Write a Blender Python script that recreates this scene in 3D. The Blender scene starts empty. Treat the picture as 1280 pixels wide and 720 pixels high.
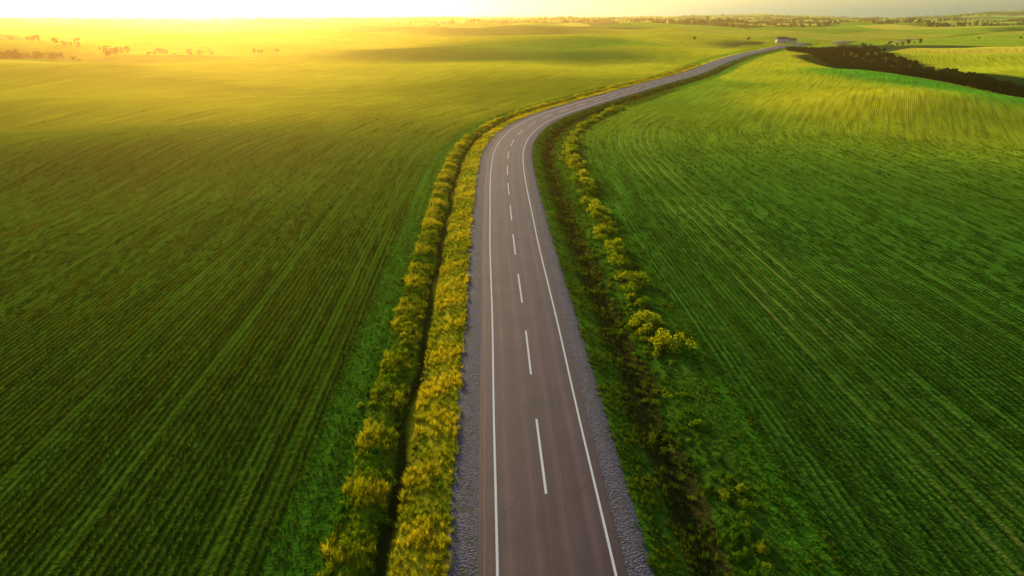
import bpy, math, random
import numpy as np
from mathutils import Vector
rng=np.random.default_rng(7); random.seed(7)
scene=bpy.context.scene
SUN_AZ=math.radians(-23); SUN_EL=math.radians(10.5)
# ------------------------------------------------------------------ helpers
def ss(a,b,x):
    t=np.clip((x-a)/(b-a),0,1); return t*t*(3-2*t)
def link(o): scene.collection.objects.link(o); return o
def mesh_np(name,verts,faces,k):
    me=bpy.data.meshes.new(name)
    verts=np.asarray(verts,dtype=np.float32); faces=np.asarray(faces,dtype=np.int32)
    me.vertices.add(len(verts)); me.vertices.foreach_set('co',verts.ravel())
    n=len(faces); me.loops.add(n*k); me.loops.foreach_set('vertex_index',faces.ravel())
    me.polygons.add(n)
    me.polygons.foreach_set('loop_start',np.arange(n,dtype=np.int32)*k)
    me.polygons.foreach_set('loop_total',np.full(n,k,dtype=np.int32))
    me.update(); me.validate(); return me
def attr(me,name,typ,data,field='value'):
    a=me.attributes.new(name,typ,'POINT'); a.data.foreach_set(field,np.asarray(data,dtype=np.float32 if typ!='INT' else np.int32).ravel())
class NT:
    def __init__(s,name):
        s.m=bpy.data.materials.new(name); s.m.use_nodes=True; s.t=s.m.node_tree; s.t.nodes.clear()
        s.out=s.t.nodes.new('ShaderNodeOutputMaterial')
    def n(s,typ,ins=None,**kw):
        nd=s.t.nodes.new(typ)
        for k,v in kw.items(): setattr(nd,k,v)
        if ins:
            for k,v in ins.items(): s.set(nd,k,v)
        return nd
    def set(s,nd,k,v):
        if isinstance(v,bpy.types.Node): v=v.outputs[0]
        if isinstance(v,bpy.types.NodeSocket): s.t.links.new(v,nd.inputs[k])
        else: nd.inputs[k].default_value=v
    def math(s,op,a,b=0.0,c=0.0,clamp=False):
        return s.n('ShaderNodeMath',{0:a,1:b,2:c},operation=op,use_clamp=clamp).outputs[0]
    def mix(s,f,a,b,blend='MIX'):
        nd=s.n('ShaderNodeMix',data_type='RGBA',blend_type=blend)
        s.set(nd,0,f); s.set(nd,6,a); s.set(nd,7,b); return nd.outputs[2]
    def noise(s,vec,scale,detail=3,rough=.55):
        return s.n('ShaderNodeTexNoise',{'Vector':vec,'Scale':scale,'Detail':detail,'Roughness':rough}).outputs['Fac']
    def ramp(s,f,a,b):
        return s.n('ShaderNodeMapRange',{0:f,1:a,2:b,3:0.0,4:1.0},interpolation_type='SMOOTHSTEP').outputs[0]
    def at(s,name,t='GEOMETRY'):
        return s.n('ShaderNodeAttribute',attribute_name=name,attribute_type=t)
C=lambda r,g,b:(r,g,b,1)
# ------------------------------------------------------------------ road centreline (metres)
P=np.array([(6.2,-70),(4.6,-30),(3.5,0),(2.45,34),(1.93,47),(1.4,64),(.75,80),(.2,94),(-.1,106),(-.6,122),(-1.0,143),(-.5,168),(2.4,191),(8.2,214),(19,240),(37,276),(64,328),(99,394),(146,500),(190,590),(238,675),(300,780),(380,900),(500,1050),(700,1200),(1000,1350)],float)
def cr(P,n=40):
    out=[]
    Q=np.vstack([2*P[0]-P[1],P,2*P[-1]-P[-2]])
    for i in range(1,len(Q)-2):
        p0,p1,p2,p3=Q[i-1:i+3]
        d1=np.linalg.norm(p2-p1); d0=np.linalg.norm(p1-p0); d2=np.linalg.norm(p3-p2)
        m1=((p1-p0)/d0*d1+(p2-p1))*.5; m2=((p3-p2)/d2*d1+(p2-p1))*.5
        t=np.linspace(0,1,n,endpoint=False)[:,None]
        out.append((2*t**3-3*t**2+1)*p1+(t**3-2*t**2+t)*m1+(-2*t**3+3*t**2)*p2+(t**3-t**2)*m2)
    out.append(P[-1:]); return np.vstack(out)
raw=cr(P); L=np.r_[0,np.cumsum(np.linalg.norm(np.diff(raw,axis=0),axis=1))]
S=np.arange(0,L[-1],1.0); RC=np.c_[np.interp(S,L,raw[:,0]),np.interp(S,L,raw[:,1])]
for _ in range(60):
    RC[1:-1]=RC[1:-1]*.5+.25*(RC[:-2]+RC[2:])
T=np.gradient(RC,axis=0); T/=np.linalg.norm(T,axis=1)[:,None]; N=np.c_[T[:,1],-T[:,0]]  # +N = right
NS=len(S)
def nearest(x,y):
    off=np.empty(len(x)); si=np.empty(len(x))
    q=RC[::2]; q2=(q**2).sum(1)
    for a in range(0,len(x),20000):
        p=np.c_[x[a:a+20000],y[a:a+20000]]
        i=np.argmin(q2[None]-2*p@q.T,axis=1)*2
        d=p-RC[i]; o=(d*N[i]).sum(1); tt=(d*T[i]).sum(1); dd=np.hypot(d[:,0],d[:,1])
        big=np.abs(tt)>3
        o=np.where(big,np.sign(o)*dd,o)
        off[a:a+20000]=o; si[a:a+20000]=np.clip(i+tt,0,NS-1)
    return off,si
def G(x,y,cx,cy,sx,sy,h): return h*np.exp(-((x-cx)/sx)**2-((y-cy)/sy)**2)
def H0(x,y):
    r=np.hypot(x,y)
    m=ss(180,800,r)
    u=3.2*np.sin(x*.0085+y*.0035+1)*np.sin(y*.0062-x*.002+.5)+2.4*np.sin(x*.012-y*.009+2)+1.6*np.sin(x*.02+y*.017)
    h=m*u*(1+ss(600,3000,r)*.9)
    h=h+ss(150,380,r)*2.3*np.sin(y*.032+x*.013+1.6*np.sin(x*.011+y*.004))*(.6+.4*np.sin(x*.009-1))
    h=h+ss(70,200,r)*1.1*np.sin(x*.035-y*.012+1.2*np.sin(y*.017))
    h=h+G(x,y,135,185,60,32,-3.2)+G(x,y,125,255,70,34,3.4)+G(x,y,-95,165,60,28,2.2)+G(x,y,-170,240,90,34,3.0)+G(x,y,-130,120,50,22,-1.6)
    h=h+G(x,y,-420,760,260,150,4)+G(x,y,-150,420,120,70,3)+G(x,y,30,800,260,90,4)
    h=h+G(x,y,150,360,45,110,3.5)+G(x,y,-20,1450,500,160,6)+G(x,y,235,430,40,140,-4)
    h=h+ss(3800,7500,r)*(40+35*np.sin(np.arctan2(x,y)*9+1.)+16*np.sin(np.arctan2(x,y)*23))*ss(.12,.35,np.arctan2(x,y))
    return h
hr=H0(RC[:,0],RC[:,1])*ss(820,1000,S)-ss(900,1500,S)*6
PO=np.array([-400,-60,-17,-14,-12.2,-11.1,-10.2,-9.5,-8.2,-6.7,-6.2,-5.7,5.0,5.4,5.9,7.2,8.6,9.7,10.8,12.5,15,18,60,400.])
PZ=np.array([0,-.3,-.45,-.45,-.25,-.6,-.95,-.6,-.25,-.12,-.10,-.45,-.45,-.12,-.14,-.45,-1.0,-1.4,-1.1,-.6,-.35,-.3,-.1,0])
def HT(x,y,off=None,si=None):
    if off is None: off,si=nearest(x,y)
    w=ss(14,110,np.abs(off))
    return w*H0(x,y)+(1-w)*np.interp(si,np.arange(NS),hr)+np.interp(off,PO,PZ)
# ------------------------------------------------------------------ terrain sheet
rad=[0.,8.,14.]; 
while rad[-1]<9500: rad.append(rad[-1]*(1.0065 if rad[-1]>26 else 1.03))
rad=np.array(rad)
ang=np.r_[np.arange(-180,-56,4.0),np.arange(-56,56.01,.2),np.arange(60,180.1,4.0)]
ang=np.radians(ang); A,R=np.meshgrid(ang,rad); X=(R*np.sin(A)).ravel(); Y=(R*np.cos(A)).ravel()
off,si=nearest(X,Y); Z=HT(X,Y,off,si)
nr,na=len(rad),len(ang); idx=np.arange(nr*na).reshape(nr,na)
F=np.stack([idx[:-1,:-1],idx[:-1,1:],idx[1:,1:],idx[1:,:-1]],-1).reshape(-1,4)[:, ::-1]
me=mesh_np('ground',np.c_[X,Y,Z],F,4)
me.polygons.foreach_set('use_smooth',np.ones(len(F),dtype=bool))
# field colours
def wob(x,y,s): return np.sin(x/s+1.3*np.sin(y/s*.7))+np.sin(y/s*1.3+1.1*np.sin(x/s*.9+2))
col=np.zeros((len(X),3)); 
colL=np.array([.034,.075,.004]); colR=np.array([.034,.095,.007])
col[:]=np.where((off<0)[:,None],colL,colR)
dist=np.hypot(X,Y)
k=ss(120,400,dist)[:,None]*.9; col=col*(1-k)+np.where((off<0)[:,None],np.array([.13,.15,.005]),np.array([.12,.19,.008]))*k  # ground turns brighter and more golden with distance: backlight painted into the colour
kk=(np.clip(.35+.35*wob(X*.5-Y*.3,Y*1.2,48),0,1)*ss(110,260,dist))[:,None]*.65; col=col*(1-kk)+np.array([.26,.25,.008])*kk  # wavy golden bands: streaks of light painted across the farther fields
seeds=[]; 
for gx in np.arange(-9500,9500,420):
    for gy in np.arange(300,9500,300):
        seeds.append((gx+rng.uniform(-190,190),gy+rng.uniform(-130,130)))
seeds=np.array(seeds); pal=np.array([[.12,.18,.010],[.02,.06,.008],[.29,.29,.02],[.06,.15,.010],[.40,.32,.03],[.16,.22,.012],[.012,.04,.010],[.24,.23,.02]])
sc=pal[rng.integers(0,len(pal),len(seeds))]
far=np.where(Y>350)[0]; M=np.array([1.0,1.35])
sq=seeds*M; s2=(sq**2).sum(1)
for a in range(0,len(far),8000):
    f=far[a:a+8000]; p=np.c_[X[f]+25*wob(X[f],Y[f],160),Y[f]+18*wob(Y[f],X[f],140)]*M
    i=np.argmin(s2[None]-2*p@sq.T,axis=1)
    k=(ss(480,560,dist[f]+40*wob(X[f],Y[f],90))*np.where(np.abs(off[f])<40,0,1))[:,None]
    col[f]=col[f]*(1-k)+sc[i]*k
def patch(cx,cy,rx,ry,c,soft=.08,rot=0,wb=.13):
    ca,sa=math.cos(rot),math.sin(rot); dx,dy=X-cx,Y-cy
    q=np.sqrt(((dx*ca+dy*sa)/rx)**2+((-dx*sa+dy*ca)/ry)**2)+wb*wob(X,Y*.6,70)
    k=(1-ss(1-soft,1+soft,q))[:,None]; k=k*(np.abs(off)>18)[:,None]
    col[:]=col*(1-k)+np.array(c)*k
patch(0,900,300,520,(.25,.25,.01)); patch(-15,600,160,105,(.016,.075,.006),.4,-.3,.16); patch(70,700,110,70,(.05,.14,.008),.5,.3,.2); patch(-10,1330,170,190,(.02,.08,.007),.3)  # dark lens: shade of the hill slope facing away from the sun, painted in
patch(-380,560,190,60,(.11,.12,.006),.4); patch(-330,720,200,70,(.26,.24,.01),.3)
patch(175,310,28,110,(.05,.17,.010),.3,-.1); patch(120,250,40,60,(.24,.24,.01),.5); patch(165,215,70,16,(.20,.23,.01),.6,.2)
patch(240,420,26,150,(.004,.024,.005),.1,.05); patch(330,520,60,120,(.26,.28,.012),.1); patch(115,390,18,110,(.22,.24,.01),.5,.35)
# verge zones
def zone(a,b,c,sf=.35):
    global col
    o=off+.25*wob(X,Y,3.)
    k=(ss(a-sf,a+sf,o)*(1-ss(b-sf,b+sf,o)))[:,None]; col=col*(1-k)+np.array(c)*k
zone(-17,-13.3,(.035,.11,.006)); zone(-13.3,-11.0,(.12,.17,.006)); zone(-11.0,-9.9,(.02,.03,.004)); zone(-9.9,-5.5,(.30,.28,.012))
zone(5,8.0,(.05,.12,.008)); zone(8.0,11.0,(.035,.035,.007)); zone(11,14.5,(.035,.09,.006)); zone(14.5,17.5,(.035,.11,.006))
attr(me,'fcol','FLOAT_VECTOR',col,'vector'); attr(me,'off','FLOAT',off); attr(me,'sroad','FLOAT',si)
ground=link(bpy.data.objects.new('ground',me))
m=NT('field_ground'); geo=m.n('ShaderNodeNewGeometry'); pos=geo.outputs['Position']
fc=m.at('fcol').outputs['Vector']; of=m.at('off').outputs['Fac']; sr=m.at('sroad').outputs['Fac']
rc=m.n('ShaderNodeCombineXYZ',{0:of,1:m.math('MULTIPLY',sr,.04),2:0.0}).outputs[0]
n1=m.noise(pos,.03,4,.6); n2=m.noise(pos,1.6,3,.7); n3=m.noise(rc,.8,5,.7)
row=m.math('SINE',m.math('MULTIPLY',of,2*math.pi/.6))
isfield=m.math('GREATER_THAN',m.math('ABSOLUTE',of),17.2)
v=m.math('MULTIPLY_ADD',n1,.7,.65); v=m.math('MULTIPLY',v,m.math('MULTIPLY_ADD',n2,.9,.55)); v=m.math('MULTIPLY',v,m.math('MULTIPLY_ADD',n3,2.6,-.3))
v=m.math('MULTIPLY',v,m.math('MULTIPLY_ADD',m.math('MULTIPLY',row,isfield),.22,1.0))
v=m.math('MAXIMUM',v,.12)
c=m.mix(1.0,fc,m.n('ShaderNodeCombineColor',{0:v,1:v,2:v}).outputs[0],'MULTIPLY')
# faint worn tractor stripes in the right-hand field
tb=m.math('MULTIPLY',m.ramp(m.math('COSINE',m.math('MULTIPLY',of,2*math.pi/1.8)),.35,.95),m.math('MULTIPLY',m.ramp(of,25.5,27.0),m.math('SUBTRACT',1.0,m.ramp(of,35.0,37.0))))
c=m.mix(m.math('MULTIPLY',m.math('MULTIPLY',tb,.7),m.ramp(n1,.3,.6)),c,C(.13,.17,.02))
hgt=m.math('ADD',m.math('MULTIPLY',n2,.35),m.math('MULTIPLY',m.math('MULTIPLY',row,isfield),.05))
bp=m.n('ShaderNodeBump',{'Height':hgt,'Strength':.9,'Distance':.6})
shc=m.mix(1.0,c,C(4,4,4),'MULTIPLY')
pb=m.n('ShaderNodeBsdfPrincipled',{'Base Color':c,'Roughness':.95,'Specular IOR Level':.0,'Normal':bp,'Sheen Weight':.5,'Sheen Roughness':.5,'Sheen Tint':shc})
m.t.links.new(pb.outputs[0],m.out.inputs[0]); me.materials.append(m.m)
# ------------------------------------------------------------------ strips along the road
def strip(name,offs,zs,s0,s1,mat,step=1,parent=None):
    ii=np.arange(int(s0),int(s1)+1,step); V=[];UV=[]
    for o,z in zip(offs,zs):
        p=RC[ii]+N[ii]*o; V.append(np.c_[p,hr[ii]+z])
    V=np.stack(V,1); n,k=V.shape[:2]; id=np.arange(n*k).reshape(n,k)
    f=np.stack([id[:-1,:-1],id[:-1,1:],id[1:,1:],id[1:,:-1]],-1).reshape(-1,4)
    me=mesh_np(name,V.reshape(-1,3),f,4)
    attr(me,'off','FLOAT',np.tile(offs,n)); attr(me,'sroad','FLOAT',np.repeat(ii,k).astype(float))
    me.materials.append(mat); o=link(bpy.data.objects.new(name,me)); 
    if parent: o.parent=parent
    return o
# gravel
m=NT('gravel'); pos=m.n('ShaderNodeNewGeometry').outputs['Position']
vo=m.n('ShaderNodeTexVoronoi',{'Vector':pos,'Scale':7.0}); n2=m.noise(pos,.8,4,.7)
c=m.mix(m.n('ShaderNodeSeparateColor',{0:vo.outputs['Color']}).outputs[0],C(.07,.06,.085),C(.17,.15,.20)); c=m.mix(m.ramp(n2,.5,.72),c,C(.06,.07,.03))
bp=m.n('ShaderNodeBump',{'Height':vo.outputs['Distance'],'Strength':.8,'Distance':.08})
pb=m.n('ShaderNodeBsdfPrincipled',{'Base Color':c,'Roughness':.9,'Normal':bp}); m.t.links.new(pb.outputs[0],m.out.inputs[0]); gravel=m.m
strip('gravel_shoulder',[-6.9,-6.3,-5.6,-4.4,0,4.0,4.9,5.6,6.1],[-.35,-.06,-.03,-.012,-.012,-.012,-.03,-.07,-.4],0,NS-2,gravel)
# asphalt
m=NT('asphalt'); geo=m.n('ShaderNodeNewGeometry'); pos=geo.outputs['Position']; of=m.at('off').outputs['Fac']; sr=m.at('sroad').outputs['Fac']
rc=m.n('ShaderNodeCombineXYZ',{0:of,1:m.math('MULTIPLY',sr,.02),2:0.0}).outputs[0]
st=m.noise(rc,2.2,5,.65); fi=m.noise(pos,14,3,.7); lg=m.noise(pos,.25,3,.6)
w=m.math('ABSOLUTE',m.math('SUBTRACT',m.math('ABSOLUTE',m.math('SUBTRACT',m.math('ABSOLUTE',of),1.75)),.85)) # wheel paths
wp=m.math('SUBTRACT',1.0,m.ramp(w,.0,.5))
v=m.math('MULTIPLY',m.math('MULTIPLY_ADD',st,1.3,.35),m.math('MULTIPLY_ADD',fi,.8,.6)); v=m.math('MULTIPLY',v,m.math('MULTIPLY_ADD',lg,.9,.55)); v=m.math('MULTIPLY',v,m.math('MULTIPLY_ADD',wp,.4,.85))
c=m.mix(1.0,C(.105,.054,.058),m.n('ShaderNodeCombineColor',{0:v,1:v,2:v}).outputs[0],'MULTIPLY')
# cracks/patches
vc=m.n('ShaderNodeTexVoronoi',{'Vector':m.n('ShaderNodeCombineXYZ',{0:m.math('ADD',of,m.math('MULTIPLY',lg,1.5)),1:m.math('MULTIPLY',sr,.22),2:0.0}).outputs[0],'Scale':.45},feature='DISTANCE_TO_EDGE')
ck=m.math('MULTIPLY',m.math('LESS_THAN',vc.outputs['Distance'],.008),.45); c=m.mix(ck,c,C(.03,.022,.02))
# reddish seam close to the left pavement edge
sd=m.math('LESS_THAN',m.math('ABSOLUTE',m.math('ADD',of,m.math('MULTIPLY_ADD',lg,.15,4.1))),.07); c=m.mix(m.math('MULTIPLY',sd,m.ramp(st,.3,.55)),c,C(.26,.09,.05))
bp=m.n('ShaderNodeBump',{'Height':fi,'Strength':.35,'Distance':.02})
pb=m.n('ShaderNodeBsdfPrincipled',{'Base Color':c,'Roughness':.56,'Specular IOR Level':.4,'Normal':bp}); m.t.links.new(pb.outputs[0],m.out.inputs[0])
road=strip('asphalt_road',[-4.55,-3.4,-2,0,2,3.4,4.1],[0]*7,0,NS-2,m.m)
# paint
m=NT('road_paint'); pos=m.n('ShaderNodeNewGeometry').outputs['Position']; n=m.noise(pos,5,4,.7)
c=m.mix(m.ramp(n,.58,.78),C(.85,.82,.86),C(.45,.42,.42)); pb=m.n('ShaderNodeBsdfPrincipled',{'Base Color':c,'Roughness':.6}); m.t.links.new(pb.outputs[0],m.out.inputs[0]); paint=m.m
strip('edge_line',[-3.48,-3.32],[.006,.006],0,NS-2,paint,parent=road); strip('edge_line',[3.35,3.51],[.006,.006],0,NS-2,paint,parent=road)
V=[];Fq=[]
def rp(s,o,z):
    p=[np.interp(s,np.arange(NS),RC[:,k])+o*np.interp(s,np.arange(NS),N[:,k]) for k in (0,1)]
    return (p[0],p[1],np.interp(s,np.arange(NS),hr)+z)
s_y=lambda y: np.interp(y,RC[:700,1],np.arange(700))
s=s_y(37.6)-16.5*6
while s<NS-20:
    if s>0:
        seg=np.linspace(s,s+9.2,6)
        for a,b in zip(seg[:-1],seg[1:]):
            k=len(V); V+= [rp(a,-.09,.006),rp(a,.09,.006),rp(b,.09,.006),rp(b,-.09,.006)]; Fq.append((k,k+1,k+2,k+3))
    s+=16.5
me=mesh_np('centre_dashes',V,Fq,4); me.materials.append(paint); o=link(bpy.data.objects.new('centre_dashes',me)); o.parent=road
# ------------------------------------------------------------------ foliage sources
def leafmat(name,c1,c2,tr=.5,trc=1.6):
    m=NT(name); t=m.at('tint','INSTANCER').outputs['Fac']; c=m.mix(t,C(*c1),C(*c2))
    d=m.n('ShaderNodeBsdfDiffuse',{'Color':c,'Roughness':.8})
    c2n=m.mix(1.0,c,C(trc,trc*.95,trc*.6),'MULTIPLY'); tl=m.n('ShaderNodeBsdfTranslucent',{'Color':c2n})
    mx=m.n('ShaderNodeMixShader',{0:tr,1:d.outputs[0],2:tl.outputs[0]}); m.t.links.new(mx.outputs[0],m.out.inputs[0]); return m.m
def tuft(name,n,h,w,spread,mat,row=None):
    """n blades; row=(length, plants) lays several plants out along +Y as one stretch of a drilled row"""
    V=[];Fc=[]
    cs=[(0,0,1)] if row is None else [(random.gauss(0,.05),-row[0]/2+row[0]*(q+random.uniform(.2,.8))/row[1],random.uniform(.7,1.2)) for q in range(row[1])]
    for (ox,oy,sz) in cs:
      for i in range(n):
        a=random.uniform(0,6.283); r=random.uniform(0,spread*.4); bx,by=ox+r*math.cos(a),oy+r*math.sin(a)
        a2=a+random.uniform(-.6,.6); l=sz*h*random.uniform(.6,1.1); le=sz*spread*random.uniform(.2,1.0)
        px,py=-math.sin(a2)*w/2,math.cos(a2)*w/2
        pts=[(0,0,1),(.35,.55,.9),(1.0,1.0,.08)]
        k=len(V)
        for (q,z,ww) in pts:
            cx,cy=bx+math.cos(a2)*le*q,by+math.sin(a2)*le*q
            V+=[(cx+px*ww,cy+py*ww,z*l-.03),(cx-px*ww,cy-py*ww,z*l-.03)]
        Fc+=[(k,k+1,k+3,k+2),(k+2,k+3,k+5,k+4)]
    me=mesh_np(name,V,Fc,4); me.materials.append(mat); return bpy.data.objects.new(name,me)
def leaves(cl,n,size,flat=.8):
    V=[];Fc=[]
    wts=[c[3]**2 for c in cl]
    for i in range(n):
        cx,cy,cz,r=random.choices(cl,wts)[0]
        d=Vector((random.gauss(0,1),random.gauss(0,1),random.gauss(0,1))).normalized()*r*random.uniform(.55,1.08)
        p=Vector((cx+d.x,cy+d.y,cz+d.z*flat)); nn=(d.normalized()+Vector((random.gauss(0,.6),random.gauss(0,.6),random.gauss(0,.6)))).normalized()
        t=nn.orthogonal().normalized(); b=nn.cross(t); sz=size*random.uniform(.6,1.4); k=len(V)
        V+=[tuple(p+t*sz),tuple(p+b*sz*.6),tuple(p-t*sz),tuple(p-b*sz*.6)]; Fc.append((k,k+1,k+2,k+3))
    return V,Fc
def tube(V,Fc,a,b,ra,rb,n=6):
    a,b=Vector(a),Vector(b); d=(b-a).normalized(); t=d.orthogonal().normalized(); u=d.cross(t); k=len(V)
    for p,r in ((a,ra),(b,rb)):
        for i in range(n):
            q=p+(t*math.cos(6.2832*i/n)+u*math.sin(6.2832*i/n))*r; V.append(tuple(q))
    for i in range(n): Fc.append((k+i,k+(i+1)%n,k+n+(i+1)%n,k+n+i))
def bark():
    m=NT('bark'); pos=m.n('ShaderNodeNewGeometry').outputs['Position']; n=m.noise(pos,6,3)
    c=m.mix(n,C(.04,.028,.018),C(.12,.09,.06)); pb=m.n('ShaderNodeBsdfPrincipled',{'Base Color':c,'Roughness':.9}); m.t.links.new(pb.outputs[0],m.out.inputs[0]); return m.m
BARK=bark()
def plant(name,clumps,n,size,mat,trunk=None,limbs=()):
    V,Fc=leaves(clumps,n,size); nl=len(Fc)
    if trunk: tube(V,Fc,*trunk)
    for l in limbs: tube(V,Fc,*l)
    me=mesh_np(name,V,Fc,4); me.materials.append(mat); me.materials.append(BARK)
    mi=np.zeros(len(Fc),dtype=np.int32); mi[nl:]=1; me.polygons.foreach_set('material_index',mi)
    return bpy.data.objects.new(name,me)
def bush(name,mat):
    cl=[(random.gauss(0,.4),random.gauss(0,.4),random.uniform(.2,.75),random.uniform(.2,.45)) for _ in range(8)]
    return plant(name,cl,420,.075,mat,None,[((0,0,-.1),(c[0]*.8,c[1]*.8,c[2]),.03,.01) for c in cl])
def tree(name,mat):
    cl=[(random.gauss(0,1.5),random.gauss(0,1.5),random.uniform(3,7.2),random.uniform(.8,1.7)) for _ in range(12)]
    return plant(name,cl,1100,.34,mat,((0,0,-.5),(0,0,5),.28,.1),[((0,0,random.uniform(1.8,3.5)),(c[0]*.8,c[1]*.8,c[2]),.1,.03) for c in cl])
def scatter(name,objs,x,y,scl,tint,zoff=0.,tilt=.12,rz=None):
    x=np.asarray(x);y=np.asarray(y); z=HT(x,y)+zoff; n=len(x)
    c=bpy.data.collections.new(name+'_src')
    for i,o in enumerate(objs): c.objects.link(o)
    me=bpy.data.meshes.new(name); me.vertices.add(n); me.vertices.foreach_set('co',np.c_[x,y,z].astype(np.float32).ravel())
    rot=np.c_[rng.normal(0,tilt,n),rng.normal(0,tilt,n),rng.uniform(0,6.28,n) if rz is None else rz]
    scl=np.asarray(scl); sv=np.c_[scl,scl,scl*rng.uniform(.8,1.2,n)]
    attr(me,'rot','FLOAT_VECTOR',rot,'vector'); attr(me,'scl','FLOAT_VECTOR',sv,'vector'); attr(me,'tint','FLOAT',np.clip(tint,0,1)); attr(me,'idx','INT',rng.integers(0,len(objs),n))
    o=link(bpy.data.objects.new(name,me))
    g=bpy.data.node_groups.new(name,'GeometryNodeTree'); g.interface.new_socket('Geometry',in_out='INPUT',socket_type='NodeSocketGeometry'); g.interface.new_socket('Geometry',in_out='OUTPUT',socket_type='NodeSocketGeometry')
    gi=g.nodes.new('NodeGroupInput'); go=g.nodes.new('NodeGroupOutput'); ip=g.nodes.new('GeometryNodeInstanceOnPoints'); ci=g.nodes.new('GeometryNodeCollectionInfo')
    ci.inputs['Collection'].default_value=c; ci.inputs['Separate Children'].default_value=True; ci.inputs['Reset Children'].default_value=True
    def na(nm,t):
        q=g.nodes.new('GeometryNodeInputNamedAttribute'); q.data_type=t; q.inputs[0].default_value=nm; return [s for s in q.outputs if s.enabled][0]
    ln=g.links.new; ln(gi.outputs[0],ip.inputs['Points']); ln(ci.outputs[0],ip.inputs['Instance']); ip.inputs['Pick Instance'].default_value=True
    ln(na('idx','INT'),ip.inputs['Instance Index']); ln(na('scl','FLOAT_VECTOR'),ip.inputs['Scale'])
    e=g.nodes.new('FunctionNodeEulerToRotation'); ln(na('rot','FLOAT_VECTOR'),e.inputs[0]); ln(e.outputs[0],ip.inputs['Rotation'])
    ln(ip.outputs[0],go.inputs[0]); md=o.modifiers.new('scatter','NODES'); md.node_group=g
    return o
def road_xy(s,o):
    s=np.clip(s,0,NS-1.01); k=np.arange(NS)
    return np.interp(s,k,RC[:,0])+o*np.interp(s,k,N[:,0]), np.interp(s,k,RC[:,1])+o*np.interp(s,k,N[:,1])
def cull(x,y,extra=18): return (y>16)&(np.abs(x)<.74*y+extra)
# crops
HEAD=np.arctan2(-T[:,0],T[:,1])
def crop(name,o0,o1,objs,smax,dl,trams):
    rows=np.arange(abs(o0),abs(o1),.6)*np.sign(o0); xs=[];ys=[];os=[];hs=[]
    for o in rows:
        if min(abs(abs(o)-t) for t in trams)<.32: continue
        thin=.3 if (26<o<36 and math.cos(o*2*math.pi/1.8)>.3) else 1.0
        s=np.arange(66,smax,1.5); s=s+rng.uniform(-.3,.3,len(s))
        x,y=road_xy(s,o+.10*np.sin(s/9+o*2)+rng.normal(0,.04,len(s))); k=cull(x,y); x,y,s=x[k],y[k],s[k]
        d=np.hypot(x,y); k=rng.uniform(0,1,len(x))<thin*np.clip(dl/d,0,1)**1.8*(1-ss(.5,.95,d/smax)); xs.append(x[k]);ys.append(y[k]); os.append(np.full(k.sum(),o)); hs.append(np.interp(s[k],np.arange(NS),HEAD))
    x=np.concatenate(xs);y=np.concatenate(ys);o=np.concatenate(os);h=np.concatenate(hs); d=np.hypot(x,y); print(name,len(x))
    band=np.sin(o*.9+.6*np.sin(o*.37))+.6*np.sin(o*2.3+1)
    return scatter(name,objs,x,y,rng.uniform(.85,1.1,len(x))*(1+.12*band)*(1-.35*ss(120,260,d)),.32+.14*wob(x,y,11)+.24*band+rng.normal(0,.22,len(x))+.55*ss(60,220,d),0,.03,h+math.pi*rng.integers(0,2,len(x)))  # tint rises with distance, painting the backlit look into the plants
mc=leafmat('crop_leaf',(.015,.042,.003),(.11,.145,.006),.5,1.6); mr=leafmat('crop_leaf_right',(.014,.055,.005),(.085,.170,.009),.5,1.5)
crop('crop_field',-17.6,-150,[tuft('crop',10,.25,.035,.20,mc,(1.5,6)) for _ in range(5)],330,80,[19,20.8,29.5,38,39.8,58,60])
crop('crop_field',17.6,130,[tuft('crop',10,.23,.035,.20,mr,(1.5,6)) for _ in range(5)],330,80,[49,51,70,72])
# verges
def verge(name,o0,o1,dens,objs,smin,smax,tf,sf,zo=0,dl=80):
    n=int((smax-smin)*(abs(o1-o0))*dens); s=rng.uniform(smin,smax,n); o=rng.uniform(o0,o1,n); x,y=road_xy(s,o); k=cull(x,y)
    d=np.hypot(x,y); k&=rng.uniform(0,1,n)<np.clip(dl/d,0,1); x,y,o=x[k],y[k],o[k]; d=np.hypot(x,y)
    cl=.5+.25*wob(x,y,1.3)
    return scatter(name,objs,x,y,sf(x,y,cl)*(1+ss(90,350,d)*.8),tf(x,y,cl,o)+rng.normal(0,.15,len(x)),zo)
mg=leafmat('golden_grass',(.08,.18,.006),(.58,.48,.014),.55,1.6); mgr=leafmat('verge_grass',(.022,.085,.004),(.15,.20,.008),.5,1.6)
gt=[tuft('golden_grass_tuft',22,.5,.04,.38,mg) for _ in range(4)]; gg=[tuft('green_grass_tuft',20,.40,.045,.34,mgr) for _ in range(4)]
verge('golden_verge_grass',-9.9,-6.1,7,gt,70,560,lambda x,y,c,o:.2+.75*c+.16*wob(x,y,5),lambda x,y,c:.5+.45*c)
verge('tall_ditch_grass',-13.8,-10.8,7,gt,70,560,lambda x,y,c,o:.0+.75*c+.1*wob(x,y,7),lambda x,y,c:.5+.9*c)
verge('mown_grass',-17.5,-13.4,6,gg,70,400,lambda x,y,c,o:.1+.25*c,lambda x,y,c:.35+.15*c)
verge('verge_grass',5.5,8.6,7,gg,70,560,lambda x,y,c,o:.15+.7*c,lambda x,y,c:.45+.35*c)
verge('ditch_weeds',8.6,13.0,3,gg,70,500,lambda x,y,c,o:-.1+.7*c,lambda x,y,c:.5+.7*c)
verge('field_edge_grass',13,17.5,5,gg,70,400,lambda x,y,c,o:.15+.4*c,lambda x,y,c:.4+.25*c)
mb=leafmat('bush_leaf',(.05,.17,.006),(.40,.40,.012),.55,1.7)
bs=[bush('bush',mb) for _ in range(5)]
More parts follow.
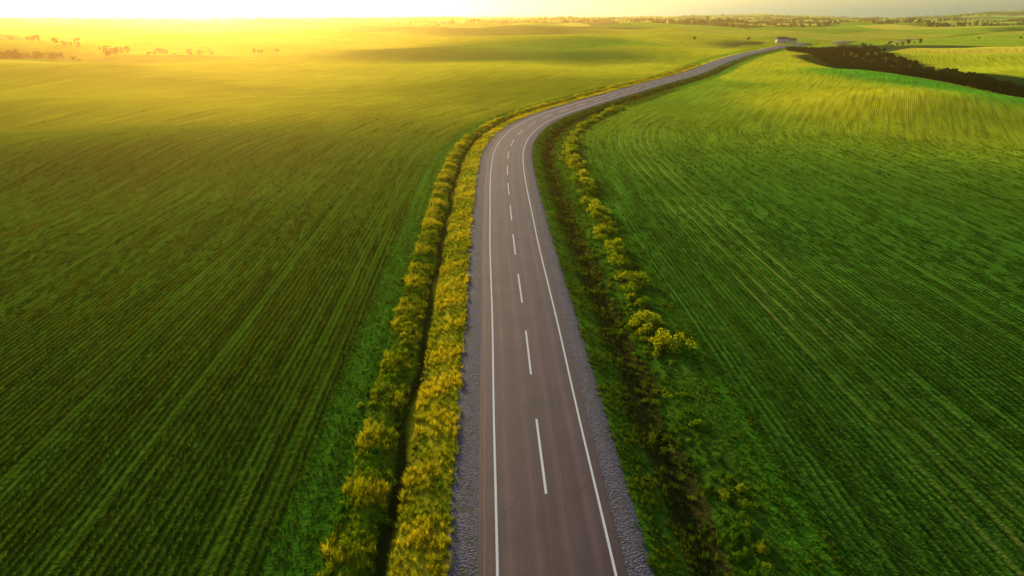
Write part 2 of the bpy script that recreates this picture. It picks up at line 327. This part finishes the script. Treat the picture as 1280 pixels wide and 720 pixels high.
n=290; s=rng.uniform(s_y(58),s_y(250),n); o=rng.normal(0,.6,n)+np.interp(s,[s_y(50),s_y(90),s_y(230)],[12.8,14.2,15.4]); x,y=road_xy(s,o)
scatter('roadside_bushes',bs,x,y,rng.uniform(.5,1.6,n)*(1+.15*wob(x,y,5)),.5+rng.normal(0,.3,n),-.1)
n=80; s=rng.uniform(s_y(30),s_y(75),n); o=rng.normal(12.3,.9,n); x,y=road_xy(s,o)
scatter('ditch_shrubs',bs,x,y,rng.uniform(.3,.7,n),.25+rng.normal(0,.2,n),-.05)
n=500; s=rng.uniform(72,s_y(300),n); o=rng.normal(-12.2,.8,n); x,y=road_xy(s,o)
scatter('ditch_bank_shrubs',bs,x,y,rng.uniform(.3,.75,n),.35+.2*wob(x,y,4)+rng.normal(0,.25,n),-.1)
# scrub slope + trees
mt=leafmat('tree_leaf',(.008,.038,.007),(.06,.10,.010),.35,1.3)
tr=[tree('tree',mt) for _ in range(4)]
n=1700; yy=rng.uniform(285,660,n); xx=np.interp(yy,[285,340,470,640],[205,208,212,250])+rng.uniform(0,1,n)*np.interp(yy,[285,340,470,600,660],[10,30,60,50,12])
scatter('woodland_belt',tr,xx,yy,rng.uniform(.25,.55,n),rng.uniform(0,.25,n),-.3)
xs=[];ys=[];scs=[]
for k in range(80):
    cy=rng.uniform(1900,5600); cx=rng.uniform(-.75,.8)*cy; ln=rng.uniform(250,1000)*(cy/2500); a=rng.normal(0,.05); q=int(ln/8)
    t=rng.uniform(-.5,.5,q)*ln; xs.append(cx+t*math.cos(a)+rng.normal(0,5,q)); ys.append(cy+t*math.sin(a)+rng.normal(0,8,q)); scs.append(rng.uniform(.9,1.7,q))
for (cx,cy,w,h,q) in [(-370,510,35,4,60),(-400,560,45,5,50),(-330,640,50,4,30),(-620,780,80,8,60),(420,900,80,8,40)]:
    xs.append(cx+rng.normal(0,w,q));ys.append(cy+rng.normal(0,h,q));scs.append(rng.uniform(.3,.85,q))
x=np.concatenate(xs);y=np.concatenate(ys)
scatter('distant_trees',tr,x,y,np.concatenate(scs),rng.uniform(.0,.5,len(x)),-.3)
# ------------------------------------------------------------------ farmhouse at the road's far bend
def simple(name,c,rough=.8):
    m=NT(name); pos=m.n('ShaderNodeNewGeometry').outputs['Position']; n=m.noise(pos,2,4)
    cc=m.mix(n,C(*[q*.75 for q in c]),C(*c)); pb=m.n('ShaderNodeBsdfPrincipled',{'Base Color':cc,'Roughness':rough}); m.t.links.new(pb.outputs[0],m.out.inputs[0]); return m.m
MW=simple('white_render',(.75,.7,.65)); MR=simple('roof_tile',(.22,.10,.07)); MG=simple('window_glass',(.05,.06,.08),.2)
def box(name,cx,cy,cz,sx,sy,sz,mat,par):
    V=[(cx+i*sx/2,cy+j*sy/2,cz+k*sz/2) for i in(-1,1) for j in(-1,1) for k in(-1,1)]
    me=mesh_np(name,V,[(0,1,3,2),(4,6,7,5),(0,4,5,1),(2,3,7,6),(0,2,6,4),(1,5,7,3)],4); me.materials.append(mat); o=link(bpy.data.objects.new(name,me)); o.parent=par; return o
def house(name,x,y,w,d,h,rh,rot):
    e=link(bpy.data.objects.new(name,None)); e.location=(x,y,float(HT(np.array([x]),np.array([y]))[0])); e.rotation_euler[2]=rot
    box('walls',0,0,h/2-.3,w,d,h+.6,MW,e)
    V=[(-w/2-.5,-d/2-.5,h),(w/2+.5,-d/2-.5,h),(w/2+.5,d/2+.5,h),(-w/2-.5,d/2+.5,h),(-w/2-.5,0,h+rh),(w/2+.5,0,h+rh)]
    me=bpy.data.meshes.new('roof'); me.from_pydata(V,[],[(0,1,5,4),(2,3,4,5),(0,4,3),(1,2,5),(3,2,1,0)]); me.materials.append(MR); o=link(bpy.data.objects.new('roof',me)); o.parent=e
    for i in range(4): box('window',-w/2+w*(i+.5)/4,-d/2-.03,h*.5,1.0,.05,1.2,MG,e)
    box('door',w*.12,-d/2-.04,1.0,.9,.06,2.0,MR,e); box('chimney',w*.2,.8,h+rh*.9,.7,.7,1.6,MR,e)
house('white_farmhouse',318,855,12,8,4,3,.2); house('white_barn',336,880,16,9,4.5,3,-.4)
# ------------------------------------------------------------------ haze volume (ground mist layer)
bm=box('haze',0,0,25,17000,17000,130,MW,None); bm.data.materials.clear()
m=NT('haze'); vs=m.n('ShaderNodeVolumeScatter',{'Color':C(1,.58,.17),'Density':.00026,'Anisotropy':.84}); m.t.links.new(vs.outputs[0],m.out.inputs['Volume']); bm.data.materials.append(m.m)
# ------------------------------------------------------------------ light
w=bpy.data.worlds.new('World'); scene.world=w; w.use_nodes=True; nt=w.node_tree; bg=nt.nodes['Background']; sk=nt.nodes.new('ShaderNodeTexSky')
sk.sky_type='NISHITA'; sk.sun_disc=False; sk.sun_elevation=SUN_EL; sk.sun_rotation=SUN_AZ%(2*math.pi); sk.dust_density=1.0; sk.air_density=1.0
nt.links.new(sk.outputs[0],bg.inputs[0]); bg.inputs[1].default_value=.15
sl=bpy.data.lights.new('sun','SUN'); sl.energy=5; sl.angle=math.radians(.5); sl.color=(1,.75,.38); so=link(bpy.data.objects.new('sun',sl))
D=Vector((math.sin(SUN_AZ)*math.cos(SUN_EL),math.cos(SUN_AZ)*math.cos(SUN_EL),math.sin(SUN_EL))); so.rotation_euler=D.to_track_quat('Z','Y').to_euler(); so.location=D*200
cam=bpy.data.cameras.new('camera'); cam.lens=24; cam.sensor_width=36; cam.clip_end=30000; co=link(bpy.data.objects.new('camera',cam)); co.location=(0,0,30); co.rotation_euler=(math.radians(90-21.8),0,0); scene.camera=co
scene.view_settings.view_transform='Standard'; scene.view_settings.look='None'; scene.view_settings.exposure=0
